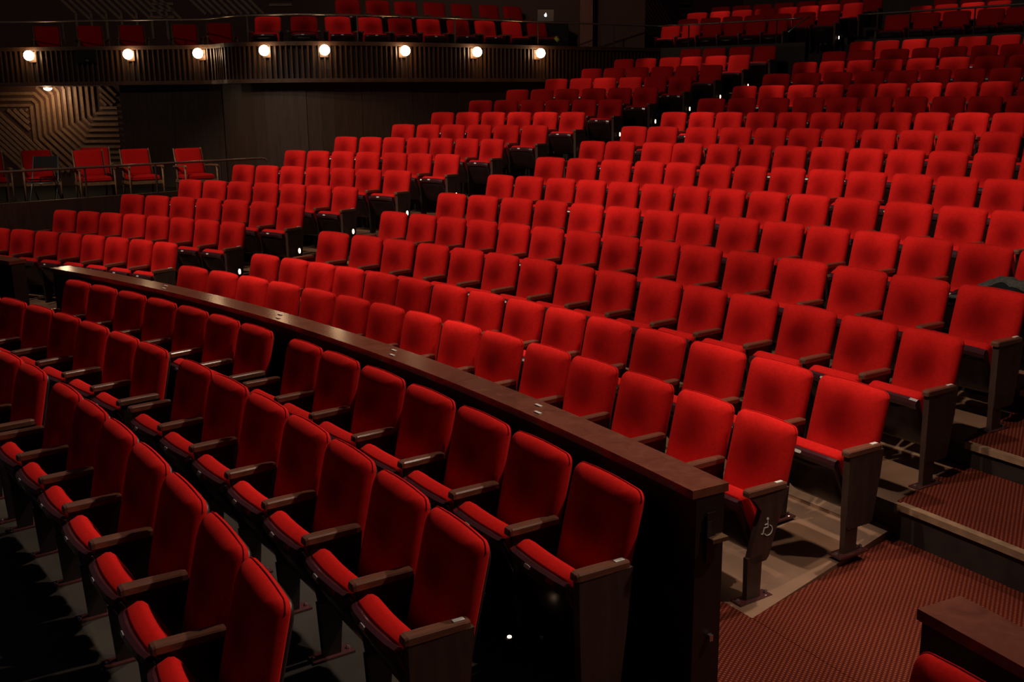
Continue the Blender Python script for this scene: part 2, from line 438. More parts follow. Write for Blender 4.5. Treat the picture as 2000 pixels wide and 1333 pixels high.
# ================================================================ PARTITIONS
def partition(t0, t1, label, end_hw):
    root = empty('partition', pol(21.67, (t0 + t1) / 2))
    def child(o):
        o.parent = root; o.matrix_parent_inverse = Matrix.Translation(-root.location); return o
    n = max(2, int(round((t1 - t0) / 5.7)))
    for k in range(n):
        a = t0 + (t1 - t0) * k / n; b = t0 + (t1 - t0) * (k + 1) / n
        child(ring_sector('board', 21.585, 21.745, a + .012, b - .012, 0.001, 1.0, M['partition'], n=6))
        c = child(ring_sector('cap', 21.56, 21.765, a + .004, b - .004, 1.0, 1.04, M['cap'], n=6)); c['label'] = 'polished brown cap board'
    return tag(root, label, 'partition')
p_main = partition(37.6, 60.75, 'long curved dark partition with polished brown cap across the seating', True)
partition(64.02, 75, 'short dark partition with brown cap beside the dotted carpet gangway', True)
partition(22, 35.4, 'dark partition stub with brown cap beyond the gap in the long one', True)
def on_end(t, r, z): return pol(r, t, z)
def child_of(o, root):
    o.parent = root; o.matrix_parent_inverse = root.matrix_world.inverted() if False else Matrix.Translation(-root.location)
    return o
# strike plate, latch and bolt on the end of the long partition
rotE = Matrix.Rotation(R(-60.75), 3, 'Z')
def end_box(name, r, z, d, mat, off=.004, par=p_main):
    c = pol(r, 60.75, z) + Vector((math.cos(R(60.75)), -math.sin(R(60.75)), 0)) * off
    return child_of(MB().box(c, d, rotE).obj(name, mat), par)
end_box('strike_plate', 21.665, .80, (.008, .05, .24), M['standard'])
end_box('latch', 21.69, .795, (.05, .09, .02), M['brass'], .02)
end_box('latch_slot', 21.65, .83, (.012, .022, .10), M['ink'], .005)
end_box('floor_bolt', 21.68, .30, (.02, .02, .03), M['bolt'], .008)
# small bright numbered plates on the cap
for i, t in enumerate((43.0, 48.2, 52.6, 57.0)):
    for s, q in ((-.045, .11), (.035, -.11)):
        d = pol(21.66 + s, t + q / 21.6 * 57.3 * .5, 1.0435)
        child_of(MB().box(d, (.055, .018, .005), Matrix.Rotation(R(-t), 3, 'Z')).obj('cap_plate', M['plate']), p_main)

# ================================================================ SEATS
TILT = R(13.0); BH = .565; BW = .485; BZ = .385; BY = -.125
def bt(x, y, z):   # backrest frame -> seat frame (y: depth, positive to the rear)
    return Vector((x, BY + y * math.cos(TILT) + z * math.sin(TILT), BZ + z * math.cos(TILT) - y * math.sin(TILT)))
def make_backrest(n=6, arch=.012):
    mb = MB(); rl = []
    prof = [(.03, .036), (.008, .034), (0, .026), (0, .010)] + [(i_, .010 - .076 * math.sqrt(1 - (1 - i_ / .135) ** 2)) for i_ in (.002, .007, .016, .03, .05, .075, .104, .135)] + [(.17, -.067), (.205, -.067)]
    for ins, y in prof:
        rl.append([bt(x, y, z) for x, z in rrect(BW, BH, .042, .03, ins, n, arch)])
    mb.rings(rl)
    return mb
def make_piping():
    o = rrect(BW, BH, .042, .03, -.001, 8, .014)
    pts = [bt(x, .010, z) for x, z in o if z > .12]
    i0 = max(range(len(pts)), key=lambda i: pts[i].x * 1 - pts[i].z * .3)
    pts = sorted(pts, key=lambda p: math.atan2(p.z - .6, p.x))
    pts = [p for p in pts if p.z > .5]
    return MB().tube(pts, .0028, 5)
def make_shell(n=4):
    mb = MB(); rl = []
    for ins, y in ((.06, .064), (.028, .058), (.020, .048), (.020, .034)):
        rl.append([bt(x, y, z) for x, z in rrect(BW, BH, .042, .03, ins, n, .012)])
    return mb.rings(rl)
# folded-up cushion: frame origin at hinge end, w along the length (upwards), nrm towards the stage
CA = Vector((0, -.212, .252)); CT = Vector((0, -.376, .596)); CL = (CT - CA).length
cw = (CT - CA).normalized(); cn = Vector((0, -cw.z, cw.y))
CWD = .435
def ct(x, d, z): return CA + Vector((x, 0, 0)) + cw * z + cn * d
def bow(x): return .020 * (1 - (2 * x / CWD) ** 2)
def make_cushion(n=5):
    mb = MB(); rl = []
    for ins, d in ((.004, .012), (0, .0), (0, -.045), (.008, -.064), (.024, -.076), (.06, -.082), (.13, -.080)):
        rl.append([ct(x, d + bow(x) * .6 * (z / CL), z + bow(x) * .5 * (z / CL) ** 3) for x, z in rrect(CWD, CL, .03, .05, ins, n)])
    return mb.rings(rl)
def make_pan(n=5):
    mb = MB(); rl = []
    for ins, d in ((-.004, .012), (-.006, .022), (-.004, .036), (.006, .046), (.03, .052), (.1, .058)):
        rl.append([ct(x, d + bow(x) * .6 * (z / CL), min(z, CL - .03)) for x, z in rrect(CWD, CL, .045, .06, ins, n)])
    return mb.rings(rl)
def make_lip():
    mb = MB(); rl = []; n = 9
    prof = ((-.045, .060), (-.012, .058), (.006, .042), (.006, .020), (-.004, .010), (-.045, .012))
    for i in range(n + 1):
        x = (-.5 + i / n) * (CWD + .006)
        e = abs(2 * x / CWD); dz = -.014 * max(0, e - .72) / .28
        rl.append([ct(x, d + bow(x) * .75 - .006 * max(0, e - .8) / .2, CL + z + bow(x) * .5 + dz) for z, d in prof])
    return mb.rings(rl)
def make_number(cx_=-.02):
    mb = MB(); o = []
    for i in range(12):
        a = 2 * math.pi * i / 12; o.append((cx_ + .026 * math.copysign(abs(math.cos(a)) ** .5, math.cos(a)), .0095 * math.copysign(abs(math.sin(a)) ** .6, math.sin(a))))
    # slanted face of the lip between (.006,.042) and (-.012,.058)
    a0 = Vector((.006, .042)); a1 = Vector((-.012, .058)); mid = (a0 + a1) / 2; tv = (a1 - a0).normalized(); nv = Vector((-tv.y, tv.x)) * -1
    if nv.x + nv.y < 0: nv = -nv
    r0 = []; r1 = []
    for x, s in o:
        b_ = bow(x)
        q = mid + tv * s
        p0 = q + nv * .0005; p1 = q + nv * .003
        r0.append(ct(x, p0.y + b_ * .75, CL + p0.x + b_ * .5)); r1.append(ct(x, p1.y + b_ * .75, CL + p1.x + b_ * .5))
    return mb.rings([r0, r1])
AX = .275
def make_arm():
    mb = MB(); rl = []
    for y, hw, zt in ((-.395, .019, .644), (-.389, .026, .653), (-.375, .029, .658), (-.28, .029, .658), (-.125, .027, .656), (-.10, .022, .652)):
        rl.append([Vector((AX + sx * hw, y, z)) for sx, z in ((-1, .622), (1, .622), (1, zt - .008), (.8, zt), (-.8, zt), (-1, zt - .008))])
    return mb.rings(rl)
def make_standard():
    return MB().prism([(-.370, .622), (-.09, .622), (-.11, .42), (-.17, .28), (-.33, .28), (-.345, .38)], 'x', AX - .012, AX + .012)
def make_leg():
    return MB().prism([(-.34, .30), (-.21, .30), (-.235, .012), (-.325, .012)], 'x', AX - .018, AX + .018)
def make_foot(): return MB().box((AX, -.28, .006), (.085, .22, .012))
def make_bolts():
    mb = MB()
    for y in (-.37, -.19): mb.lathe([(.012, .012), (.012, .020), (.007, .026)], 6, (AX, y, 0))
    return mb
def make_end_panel(low):
    z0 = .03 if low else .165
    if low: poly = [(-.378, .622), (-.085, .622), (-.115, .32), (-.150, z0), (-.36, z0), (-.372, .33)]
    else: poly = [(-.378, .622), (-.085, .622), (-.10, .46), (-.145, z0 + .01), (-.165, z0), (-.36, z0), (-.37, z0 + .02), (-.376, .33)]
    return MB().prism(poly, 'x', AX - .018, AX + .026)
def make_end_leg():
    return MB().prism([(-.375, .26), (-.265, .26), (-.27, .012), (-.37, .012)], 'x', AX - .014, AX + .022)
def make_end_foot(): return MB().box((AX + .005, -.315, .006), (.09, .24, .012))
def make_end_bolts():
    mb = MB()
    for y in (-.42, -.21): mb.lathe([(.013, .012), (.013, .022), (.008, .028)], 6, (AX + .005, y, 0))
    return mb
def make_row_plate(): return MB().box((AX, -.145, .6585), (.022, .05, .003))
def make_access_bracket():   # folding arm support of the accessible seat
    return MB().prism([(-.38, .622), (-.08, .622), (-.115, .55), (-.215, .24), (-.235, .22), (-.345, .22), (-.36, .25), (-.285, .52), (-.34, .59)], 'x', AX - .018, AX + .022)
def make_wheelchair():
    x0, x1 = AX + .0225, AX + .025
    mb = MB()
    def disc(cy_, cz_, r_, n=10): mb.prism([(cy_ + r_ * math.cos(2 * math.pi * i / n), cz_ + r_ * math.sin(2 * math.pi * i / n)) for i in range(n)], 'x', x0, x1)
    def bar(a, b, t=.006):
        a = Vector(a); b = Vector(b); d = (b - a).normalized(); p = Vector((-d.y, d.x)) * t / 2
        mb.prism([tuple(a + p), tuple(b + p), tuple(b - p), tuple(a - p)], 'x', x0, x1)
    cy_, cz_ = -.235, .42
    disc(cy_ - .002, cz_ + .047, .0085)
    bar((cy_ - .002, cz_ + .036), (cy_ + .002, cz_ - .004)); bar((cy_, cz_ + .018), (cy_ - .024, cz_ + .016))
    bar((cy_ + .002, cz_ - .002), (cy_ - .026, cz_ - .002)); bar((cy_ - .026, cz_), (cy_ - .034, cz_ - .034)); bar((cy_ - .034, cz_ - .034), (cy_ - .046, cz_ - .034))
    pr = None
    for i in range(13):
        a = R(60 - i * 20 + 30)
        q = (cy_ + .006 + .030 * math.cos(a) * 1.0, cz_ - .022 + .030 * math.sin(a))
        if pr and i > 1: bar(pr, q, .005)
        pr = q
    return mb

ME = {
 'backrest': make_backrest().mesh('backrest', M['velvet_back'], True),
 'piping': make_piping().mesh('piping', M['velvet'], True),
 'back_shell': make_shell().mesh('back_shell', M['shell'], True),
 'seat_cushion': make_cushion().mesh('seat_cushion', M['velvet'], True),
 'seat_pan': make_pan().mesh('seat_pan', M['pan'], True),
 'lip': make_lip().mesh('lip', M['lip']),
 'number_plate': make_number().mesh('number_plate', M['plate']),
 'armrest': make_arm().mesh('armrest', M['arm']),
 'standard': make_standard().mesh('standard', M['standard']),
 'leg': make_leg().mesh('leg', M['standard']),
 'foot_plate': make_foot().mesh('foot_plate', M['foot']),
 'bolt': make_bolts().mesh('bolt', M['bolt']),
 'end_panel': make_end_panel(False).mesh('end_panel', M['panel']),
 'end_panel_low': make_end_panel(True).mesh('end_panel_low', M['panel']),
 'end_leg': make_end_leg().mesh('end_leg', M['panel']),
 'end_foot': make_end_foot().mesh('end_foot', M['foot']),
 'end_bolt': make_end_bolts().mesh('end_bolt', M['bolt']),
 'row_plate': make_row_plate().mesh('row_plate', M['plate']),
 'bracket': make_access_bracket().mesh('bracket', M['panel']),
 'wheelchair': make_wheelchair().mesh('wheelchair', M['plate']),
}
# the pieces of the side standard mirrored to the other side of a seat
for k in ('armrest', 'standard', 'leg', 'foot_plate', 'bolt', 'end_panel', 'end_panel_low', 'end_leg', 'end_foot', 'end_bolt'):
    me = ME[k].copy(); me.transform(Matrix.Scale(-1, 4, (1, 0, 0))); me.flip_normals(); ME[k + '_m'] = me

def part(name, key, parent): return link(name, ME[key], parent)

def side(root, m, end, low, near):
    s = '_m' if m else ''
    a = part('armrest', 'armrest' + s, root)
    if end == 'access':
        b = part('armrest_bracket', 'bracket', root)
        w_ = part('wheelchair_emblem', 'wheelchair', b); w_['label'] = 'white wheelchair symbol'
        part('row_plate', 'row_plate', a)
        l = part('leg', 'end_leg', root); f = part('foot_plate', 'end_foot', root); part('bolt', 'end_bolt', f)
    elif end:
        part('end_panel', ('end_panel_low' if low else 'end_panel') + s, root)
        if not m and near: part('row_plate', 'row_plate', a)
        if not low:
            part('leg', 'end_leg' + s, root); f = part('foot_plate', 'end_foot' + s, root)
            if near: part('bolt', 'end_bolt' + s, f)
    else:
        part('standard', 'standard' + s, root)
        part('leg', 'leg' + s, root)
        if near: f = part('foot_plate', 'foot_plate' + s, root); part('bolt', 'bolt' + s, f)

def build_seat(loc, rz, width, near, right, left, low=False, plate=True):
    """right: None / 'mid' / 'end' / 'access'; left: None / 'mid' / 'end'"""
    root = empty('theatre_seat', loc, rz)
    root.scale = (width / .55, 1, 1)
    b = part('backrest', 'backrest', root); part('back_shell', 'back_shell', b)
    if near: part('piping', 'piping', b)
    c = part('seat_cushion', 'seat_cushion', root); part('seat_pan', 'seat_pan', c)
    part('lip', 'lip', c)
    if plate: n_ = part('number_plate', 'number_plate', c); n_['label'] = 'small silver number plate'
    if right: side(root, False, right if right != 'mid' else None, low, near)
    if left: side(root, True, left if left != 'mid' else None, low, near)
    return root

ROWS = [
    ('A', 'A1l', 21.425, 0.055, [39.702, 41.03, 42.461, 43.931, 45.429, 46.873, 48.303]),
    ('A', 'A1r', 21.425, 0.055, [50.355, 51.71, 53.254, 54.839, 56.423, 57.966, 59.526]),
    ('A', 'A2l', 20.558, 0.055, [39.498, 40.998, 42.516, 43.978, 45.435, 47.011, 48.456]),
    ('A', 'A2r', 20.558, 0.055, [50.541, 52.038, 53.635, 55.207, 56.728, 58.329, 59.866]),
    ('A', 'A3l', 19.703, 0.055, [45.721, 47.171, 48.574]),
    ('A', 'A3r', 19.703, 0.055, [50.605, 52.066, 53.551, 55.145, 56.802, 58.531, 60.087]),
    ('B', 'B1', 22.835, 0.0, [39.375, 40.796, 42.155, 43.541, 45.008, 46.415, 47.758, 49.093, 50.461, 51.796, 53.21, 54.514, 55.879, 57.244, 58.52]),
    ('B', 'B2', 23.66, 0.055, [39.905, 41.204, 42.379, 43.562, 44.851, 46.148, 47.465, 48.753, 50.058, 51.333, 52.617, 54.013, 55.441, 56.865, 58.307]),
    ('B', 'B3', 24.595, 0.229, [40.201, 41.607, 42.923, 44.251, 45.545, 46.801, 48.052, 49.289, 50.52, 51.824, 53.012, 54.232, 55.52, 56.769, 57.978]),
    ('B', 'B4', 25.536, 0.396, [40.372, 41.536, 42.686, 43.855, 45.038, 46.21, 47.4, 48.614, 49.826, 50.984, 52.289, 53.587, 54.91, 56.152, 57.517]),
    ('B', 'B5', 26.492, 0.563, [40.612, 41.832, 43.105, 44.348, 45.593, 46.8, 47.998, 49.076, 50.288, 51.469, 52.602, 53.734, 54.853, 56.021, 57.199]),
    ('B', 'B6', 27.451, 0.747, [40.665, 41.754, 42.92, 44.01, 45.112, 46.221, 47.315, 48.39, 49.529, 50.649, 51.845, 53.082, 54.275, 55.339]),
    ('B', 'B7', 28.411, 0.945, [40.906, 42.092, 43.289, 44.424, 45.466, 46.562, 47.612, 48.688, 49.753, 50.803, 51.907, 52.946, 53.997]),
    ('B', 'B8', 29.364, 1.146, [41.017, 42.011, 43.308, 44.317, 45.452, 46.478, 47.492, 48.562, 49.581, 50.602, 51.632, 52.684, 53.747]),
    ('B', 'B9', 30.308, 1.34, [41.213, 42.219, 43.535, 44.647, 45.731, 46.756, 47.767, 48.83, 49.816, 50.792, 51.836, 52.867]),
    ('B', 'B10', 31.248, 1.541, [41.449, 42.414, 43.317, 44.338, 45.323, 46.316, 47.299, 48.269, 49.237, 50.224, 51.127]),
    ('B', 'B11', 32.187, 1.749, [41.672, 42.701, 43.745, 44.814, 45.842, 46.829, 47.775, 48.763, 49.694, 50.644]),
    ('B', 'B12', 33.129, 1.951, [41.821, 42.716, 43.665, 44.568, 45.501, 46.387, 47.324, 48.278, 49.178, 50.121]),
    ('B', 'B13', 34.074, 2.161, [41.977, 42.971, 43.933, 44.907, 45.875, 46.793, 47.716, 48.641, 49.558]),
    ('B', 'B14', 35.022, 2.376, [42.084, 42.952, 43.825, 44.686, 45.637, 46.567, 47.516, 48.407]),
    ('B', 'B15', 35.975, 2.584, [42.256, 43.109, 44.123, 45.026, 45.84, 46.684, 47.459]),
    ('B', 'B16', 36.928, 2.788, [42.405, 43.216, 44.035, 44.844, 45.714, 46.623, 47.469]),
    ('C', 'C1', 23.66, 0.055, [26.814, 28.054, 29.309, 30.506, 31.668, 32.847, 34.039, 35.216]),
    ('C', 'C2', 24.595, 0.229, [27.498, 28.677, 29.797, 30.959, 32.111, 33.275, 34.473, 35.677]),
    ('C', 'C3', 25.536, 0.396, [28.426, 29.625, 30.862, 32.108, 33.387, 34.668, 35.926]),
    ('C', 'C4', 26.492, 0.563, [29.031, 30.202, 31.384, 32.598, 33.84, 35.014, 36.167]),
    ('C', 'C5', 27.451, 0.747, [29.585, 30.683, 31.838, 32.999, 34.118, 35.263, 36.494]),
    ('C', 'C6', 28.411, 0.945, [30.208, 31.259, 32.364, 33.475, 34.654, 35.724, 36.856]),
    ('C', 'C7', 29.364, 1.146, [30.915, 32.01, 33.043, 34.081, 35.079, 36.143, 37.164]),
    ('C', 'C8', 30.308, 1.34, [32.022, 33.107, 34.173, 35.261, 36.368, 37.489]),
    ('C', 'C9', 31.248, 1.541, [32.43, 33.496, 34.562, 35.628, 36.671, 37.73]),
    ('C', 'C10', 32.187, 1.749, [32.853, 33.92, 34.987, 35.991, 37.053, 38.05]),
    ('C', 'C11', 33.129, 1.951, [33.298, 34.305, 35.312, 36.358, 37.36, 38.339]),
    ('C', 'C12', 34.074, 2.161, [33.882, 34.868, 35.814, 36.799, 37.743, 38.665]),
    ('C', 'C13', 35.022, 2.376, [34.367, 35.255, 36.165, 37.095, 38.004, 38.892]),
    ('C', 'C14', 35.975, 2.584, [34.774, 35.627, 36.542, 37.361, 38.238, 39.076]),
    ('C', 'C15', 36.928, 2.788, [36.54, 37.41, 38.353, 39.217]),
    ('A', 'A1x', 21.425, 0.055, [65.03, 66.5]),
    ('F', 'F1', 39.0, 3.46, [34.211, 35.017, 35.808, 36.603, 37.401, 38.183]),
    ('F', 'F2', 39.95, 3.641, [34.208, 35.068, 35.891, 36.718, 37.619, 38.482, 39.324]),
    ('F', 'F3', 40.9, 3.855, [33.945, 34.824, 35.649, 36.495, 37.304, 38.06, 38.803, 39.582]),
    ('F', 'F4', 41.85, 4.045, [34.264, 35.057, 35.835, 36.619, 37.404, 38.175, 38.93, 39.686]),
    ('E', 'E1', 39.0, 3.401, [42.157, 43.054, 43.936, 44.92, 45.674]),
    ('E', 'E2', 39.95, 3.619, [42.286, 43.063, 43.849, 44.612]),
    ('E', 'E3', 40.9, 3.844, [42.516, 43.314, 44.06]),
]


SEATS = []   # (block, row, index, n, R, z, theta, width)
for (blk, row, rr, zf, ths) in ROWS:
    n = len(ths)
    for i, t in enumerate(ths):
        gl = R(t - ths[i - 1]) * rr if i else None
        gr = R(ths[i + 1] - t) * rr if i < n - 1 else None
        wd = ((gl or gr) + (gr or gl)) / 2
        wd = min(max(wd, .48), .62)
        SEATS.append(dict(blk=blk, row=row, i=i, n=n, r=rr, z=zf, t=t, w=wd, loc=pol(rr, t, zf), rz=R(-t)))

# balcony seats join the ranking
BALC1 = [(-4.68, 21.1), (-3.98, 21.1), (-3.36, 21.3), (-2.77, 21.6), (-2.2, 21.9), (-1.65, 22.2), (-1.06, 22.5), (-.51, 22.9), (.05, 23.3), (.61, 23.7)]
BALC2 = [(-3.31, 22.4), (-2.72, 22.6), (-2.17, 22.9), (-1.59, 23.2), (-1.03, 23.6), (-.44, 24.0), (.08, 24.4)]
for row, pts, z in (('G1', BALC1, 3.38), ('G2', BALC2, 3.79)):
    n = len(pts)
    for i, p in enumerate(pts):
        a = pts[max(0, i - 1)]; b = pts[min(n - 1, i + 1)]
        SEATS.append(dict(blk='G', row=row, i=i, n=n, r=0, z=z, t=0, w=.58, loc=Vector((p[0], p[1], z)), rz=math.atan2(b[1] - a[1], b[0] - a[0])))
for s in SEATS: s['d'] = (s['loc'] - Vector((0, 0, CAM_H))).length * (0.9 if s['blk'] == 'G' else 1)
SEATS = [s for s in SEATS if not (s['row'] == 'A1x' and s['i'] == 1)]
ranked = sorted(SEATS, key=lambda s: s['d'])
NEAR_N = 305
single = ranked[:NEAR_N]; far = ranked[NEAR_N:]

def seat_sides(s):
    row, i, n, blk = s['row'], s['i'], s['n'], s['blk']
    right = 'mid'; left = 'mid' if i == 0 else None
    low = blk == 'A'
    if blk == 'A':
        if row.endswith('r') and i == n - 1: right = 'end'
        if row == 'A1x': left = 'end'
    if blk == 'B':
        if int(row[1:]) <= 5 and i == n - 1: right = 'access' if row == 'B1' else 'end'
        if i == 0: left = 'end'
    if blk in 'CF' and i == n - 1: right = 'end'
    if blk == 'E' and i == 0: left = 'end'
    if blk == 'G': left = 'mid'
    return right, left, low

nA = {}
for s in SEATS:
    if s['blk'] == 'A': nA[s['row']] = s['n']
def seat_label(s):
    row, i, n, blk = s['row'], s['i'], s['n'], s['blk']
    if blk == 'A':
        if row == 'A1x': return 'red velvet seat whose top rises before the short partition', 'seats before the partition'
        k = n - i if row.endswith('r') else 7 + n - i
        return 'red velvet front-block seat, %s from the carpeted gangway, %s row before the partition' % (ORD[k], ORD[int(row[1])]), 'seats before the partition'
    if blk == 'B':
        if row == 'B1' and i == n - 1: return 'red velvet aisle seat with folding arm and white wheelchair symbol', 'centre-block seats behind the partition'
        return 'red velvet centre-block seat, %s from the unlit stepped aisle, %s row behind the partition' % (ORD[i + 1], ORD[int(row[1:])]), 'centre-block seats behind the partition'
    if blk == 'C':
        return 'red velvet wall-side seat, %s from the unlit stepped aisle, %s row behind the partition' % (ORD[n - i], ORD[int(row[1:]) + 1]), 'wall-side seats behind the partition'
    if blk == 'G':
        return 'red tip-up balcony seat, %s from the wooden armchairs, %s row behind the rail' % (ORD[i + 1], 'front' if row == 'G1' else 'back'), 'tip-up seats on the balcony'
    return 'red velvet seat on the upper tier, %s in the %s row behind the rail' % (ORD[i + 1], ORD[int(row[1:])]), 'seats on the upper tier'

for s in single:
    r_, l_, low = seat_sides(s)
    near = s['d'] < 16
    o = build_seat(s['loc'], s['rz'], s['w'], near, r_, l_, low, s['d'] < 23)
    lb, gp = seat_label(s)
    tag(o, lb, 'seat', gp)

# the farthest rows, past the count of single seats, as one object
def far_object(seats):
    me = bpy.data.meshes.new('distant_seats')
    mats = []; verts = []; faces = []; mi = []; sm = []
    keys_all = ['backrest', 'back_shell', 'seat_cushion', 'seat_pan', 'lip', 'armrest', 'standard', 'leg', 'armrest_m', 'standard_m', 'leg_m', 'end_panel', 'end_panel_m']
    cache = {k: ([v.co.copy() for v in ME[k].vertices], [list(p.vertices) for p in ME[k].polygons], ME[k].materials[0], ME[k].polygons[0].use_smooth) for k in keys_all}
    mats = [M['velvet_far'], M['shell'], M['velvet'], M['pan'], M['lip'], M['arm'], M['standard'], M['panel']]
    matof = {'backrest': 0, 'back_shell': 1, 'seat_cushion': 2, 'seat_pan': 3, 'lip': 4, 'armrest': 5, 'standard': 6, 'leg': 6, 'end_panel': 7}
    for s in seats:
        T = Matrix.Translation(s['loc']) @ Matrix.Rotation(s['rz'], 4, 'Z') @ Matrix.Diagonal((s['w'] / .55, 1, 1, 1))
        r_, l_, low = seat_sides(s)
        ks = ['backrest', 'back_shell', 'seat_cushion', 'seat_pan', 'lip', 'armrest', 'leg']
        ks.append('end_panel' if r_ == 'end' else 'standard')
        if l_: ks += ['armrest_m', 'leg_m', 'end_panel_m' if l_ == 'end' else 'standard_m']
        for k in ks:
            vs, fs, mt, smooth = cache[k]; b = len(verts)
            verts += [tuple(T @ v) for v in vs]
            idx = matof[k.replace('_m', '')]
            for f_ in fs: faces.append([b + q for q in f_]); mi.append(idx); sm.append(smooth)
    me.from_pydata(verts, [], faces)
    for m_ in mats: me.materials.append(m_)
    me.polygons.foreach_set('material_index', mi); me.polygons.foreach_set('use_smooth', sm)
    me.update()
    return me
M['velvet_far'] = velvet('red_velvet_far', (0.52, 0.0115, 0.010), (0.3, 0.003, 0.004))
if far:
    o = link('distant_seats', far_object(far))
    tag(o, 'distant rows of red velvet seats at the top of the rake and behind the rail', 'seats', kind='stuff')

# aisle lights low on the end panels of the wall-side rows
for s in SEATS:
    if (s['blk'] in 'C' and s['i'] == s['n'] - 1 and int(s['row'][1:]) >= 2) or (s['blk'] == 'F' and s['i'] == s['n'] - 1 and s['row'] in ('F1', 'F2')):
        L_ = s['loc']; c, sn = math.cos(s['rz']), math.sin(s['rz'])
        def loc2w(x, y, z): x *= s['w'] / .55; return L_ + Vector((c * x - sn * y, sn * x + c * y, z))
        rt = empty('aisle_light', loc2w(AX + .027, -.195, .335), s['rz'])
        MB().prism([(-.035, -.055), (.035, -.055), (.035, .055), (-.035, .055)], 'x', 0, .012).obj('housing', M['black'], rt)
        MB().prism([(.018 * math.cos(a * math.pi / 5), .036 * math.sin(a * math.pi / 5)) for a in range(10)], 'x', .012, .02).obj('lens', M['aisle_lamp'], rt)
        if s['blk'] == 'C': lb = 'tiny glowing aisle light on the end panel, wall-side block, %s row behind the partition' % ORD[int(s['row'][1:]) + 1]
        else: lb = 'tiny glowing aisle light on the upper-tier end panel, %s row behind the rail' % ORD[int(s['row'][1:])]
        tag(rt, lb, 'light', 'aisle lights along the stepped aisle')
# one under the front-block seats
_p = pol(21.0, 58.95, .055)
rt = empty('aisle_light', _p, R(-59)); MB().box((0, 0, .06), (.03, .05, .12)).obj('housing', M['black'], rt)
MB().lathe([(.011, .121), (.011, .126), (.005, .13)], 10).obj('lens', M['aisle_lamp'], rt)
tag(rt, 'tiny glowing floor light under the seats before the partition', 'light')

# ================================================================ BALCONY
BF = [Vector((x, y, 0)) for x, y in [(-13.5, 21.5), (-10.18, 21.4), (-7.87, 21.3), (-6.02, 21.2), (-5.4, 20.62), (-4.8, 20.34), (-3.83, 20.3), (-2.9, 20.6), (-1.48, 21.4), (.06, 22.5), (1.76, 23.7), (3.5, 24.85)]]
def cat_rom(P, k=6):
    out = []
    for i in range(len(P) - 1):
        p0 = P[max(i - 1, 0)]; p1 = P[i]; p2 = P[i + 1]; p3 = P[min(i + 2, len(P) - 1)]
        for j in range(k):
            t = j / k
            out.append(.5 * ((2 * p1) + (p2 - p0) * t + (2 * p0 - 5 * p1 + 4 * p2 - p3) * t * t + (3 * p1 - p0 - 3 * p2 + p3) * t ** 3))
    return out + [P[-1]]
BP = cat_rom(BF)
def offset_path(P, d):
    """shift a plan path to its far side (away from the stage) by d"""
    out = []
    for i, p in enumerate(P):
        t = (P[min(i + 1, len(P) - 1)] - P[max(i - 1, 0)]).normalized()
        out.append(p + Vector((-t.y, t.x, 0)) * d)
    return out
def wall_strip(name, P, d0, d1, z0, z1, mat, parent=None):
    a = offset_path(P, d0); b = offset_path(P, d1); v = []; f = []
    for p, q in zip(a, b):
        v += [(p.x, p.y, z0), (p.x, p.y, z1), (q.x, q.y, z1), (q.x, q.y, z0)]
    for i in range(len(P) - 1):
        k = 4 * i
        for j in range(4): f.append([k + j, k + (j + 1) % 4, k + 4 + (j + 1) % 4, k + 4 + j])
    f.append([0, 1, 2, 3]); k = 4 * (len(P) - 1); f.append([k + 3, k + 2, k + 1, k])
    return link(name, mesh_from(name, v, f, mat), parent)
def walk(P, step, start=0.0):
    """points every step metres along P with direction angle"""
    out = []; acc = start
    for i in range(len(P) - 1):
        d = P[i + 1] - P[i]; l = d.length
        while acc <= l:
            out.append((P[i] + d * (acc / l), math.atan2(d.y, d.x))); acc += step
        acc -= l
    return out
balc = empty('balcony_front', (-4, 20.6, 0)); struct(balc, 'slatted wooden balcony front with globe lamps above the panelled wall', 'balcony')
def kid(o, root):
    o.parent = root; o.matrix_parent_inverse = Matrix.Translation(-root.location); return o
kid(wall_strip('backing', BP, .05, .12, 3.12, 3.78, M['fascia']), balc)
kid(wall_strip('top_lip', BP, -.05, .16, 3.735, 3.81, M['lipwood']), balc)
kid(wall_strip('bottom_lip', BP, -.03, .30, 3.06, 3.135, M['lipwood']), balc)
slat_me = MB().box((0, .018, 3.435), (.030, .074, .60)).mesh('slat', M['slat'])
LAMPS = [(-9.45, 21.37), (-7.46, 21.27), (-6.01, 21.19), (-4.56, 20.27), (-3.49, 20.37), (-2.08, 21.0), (-.75, 21.93), (.58, 22.87)]
for p, a in walk(BP, .102, .05):
    if p.x < -12: continue
    o = link('slat', slat_me, None); o.location = p; o.rotation_euler.z = a
    kid(o, balc)
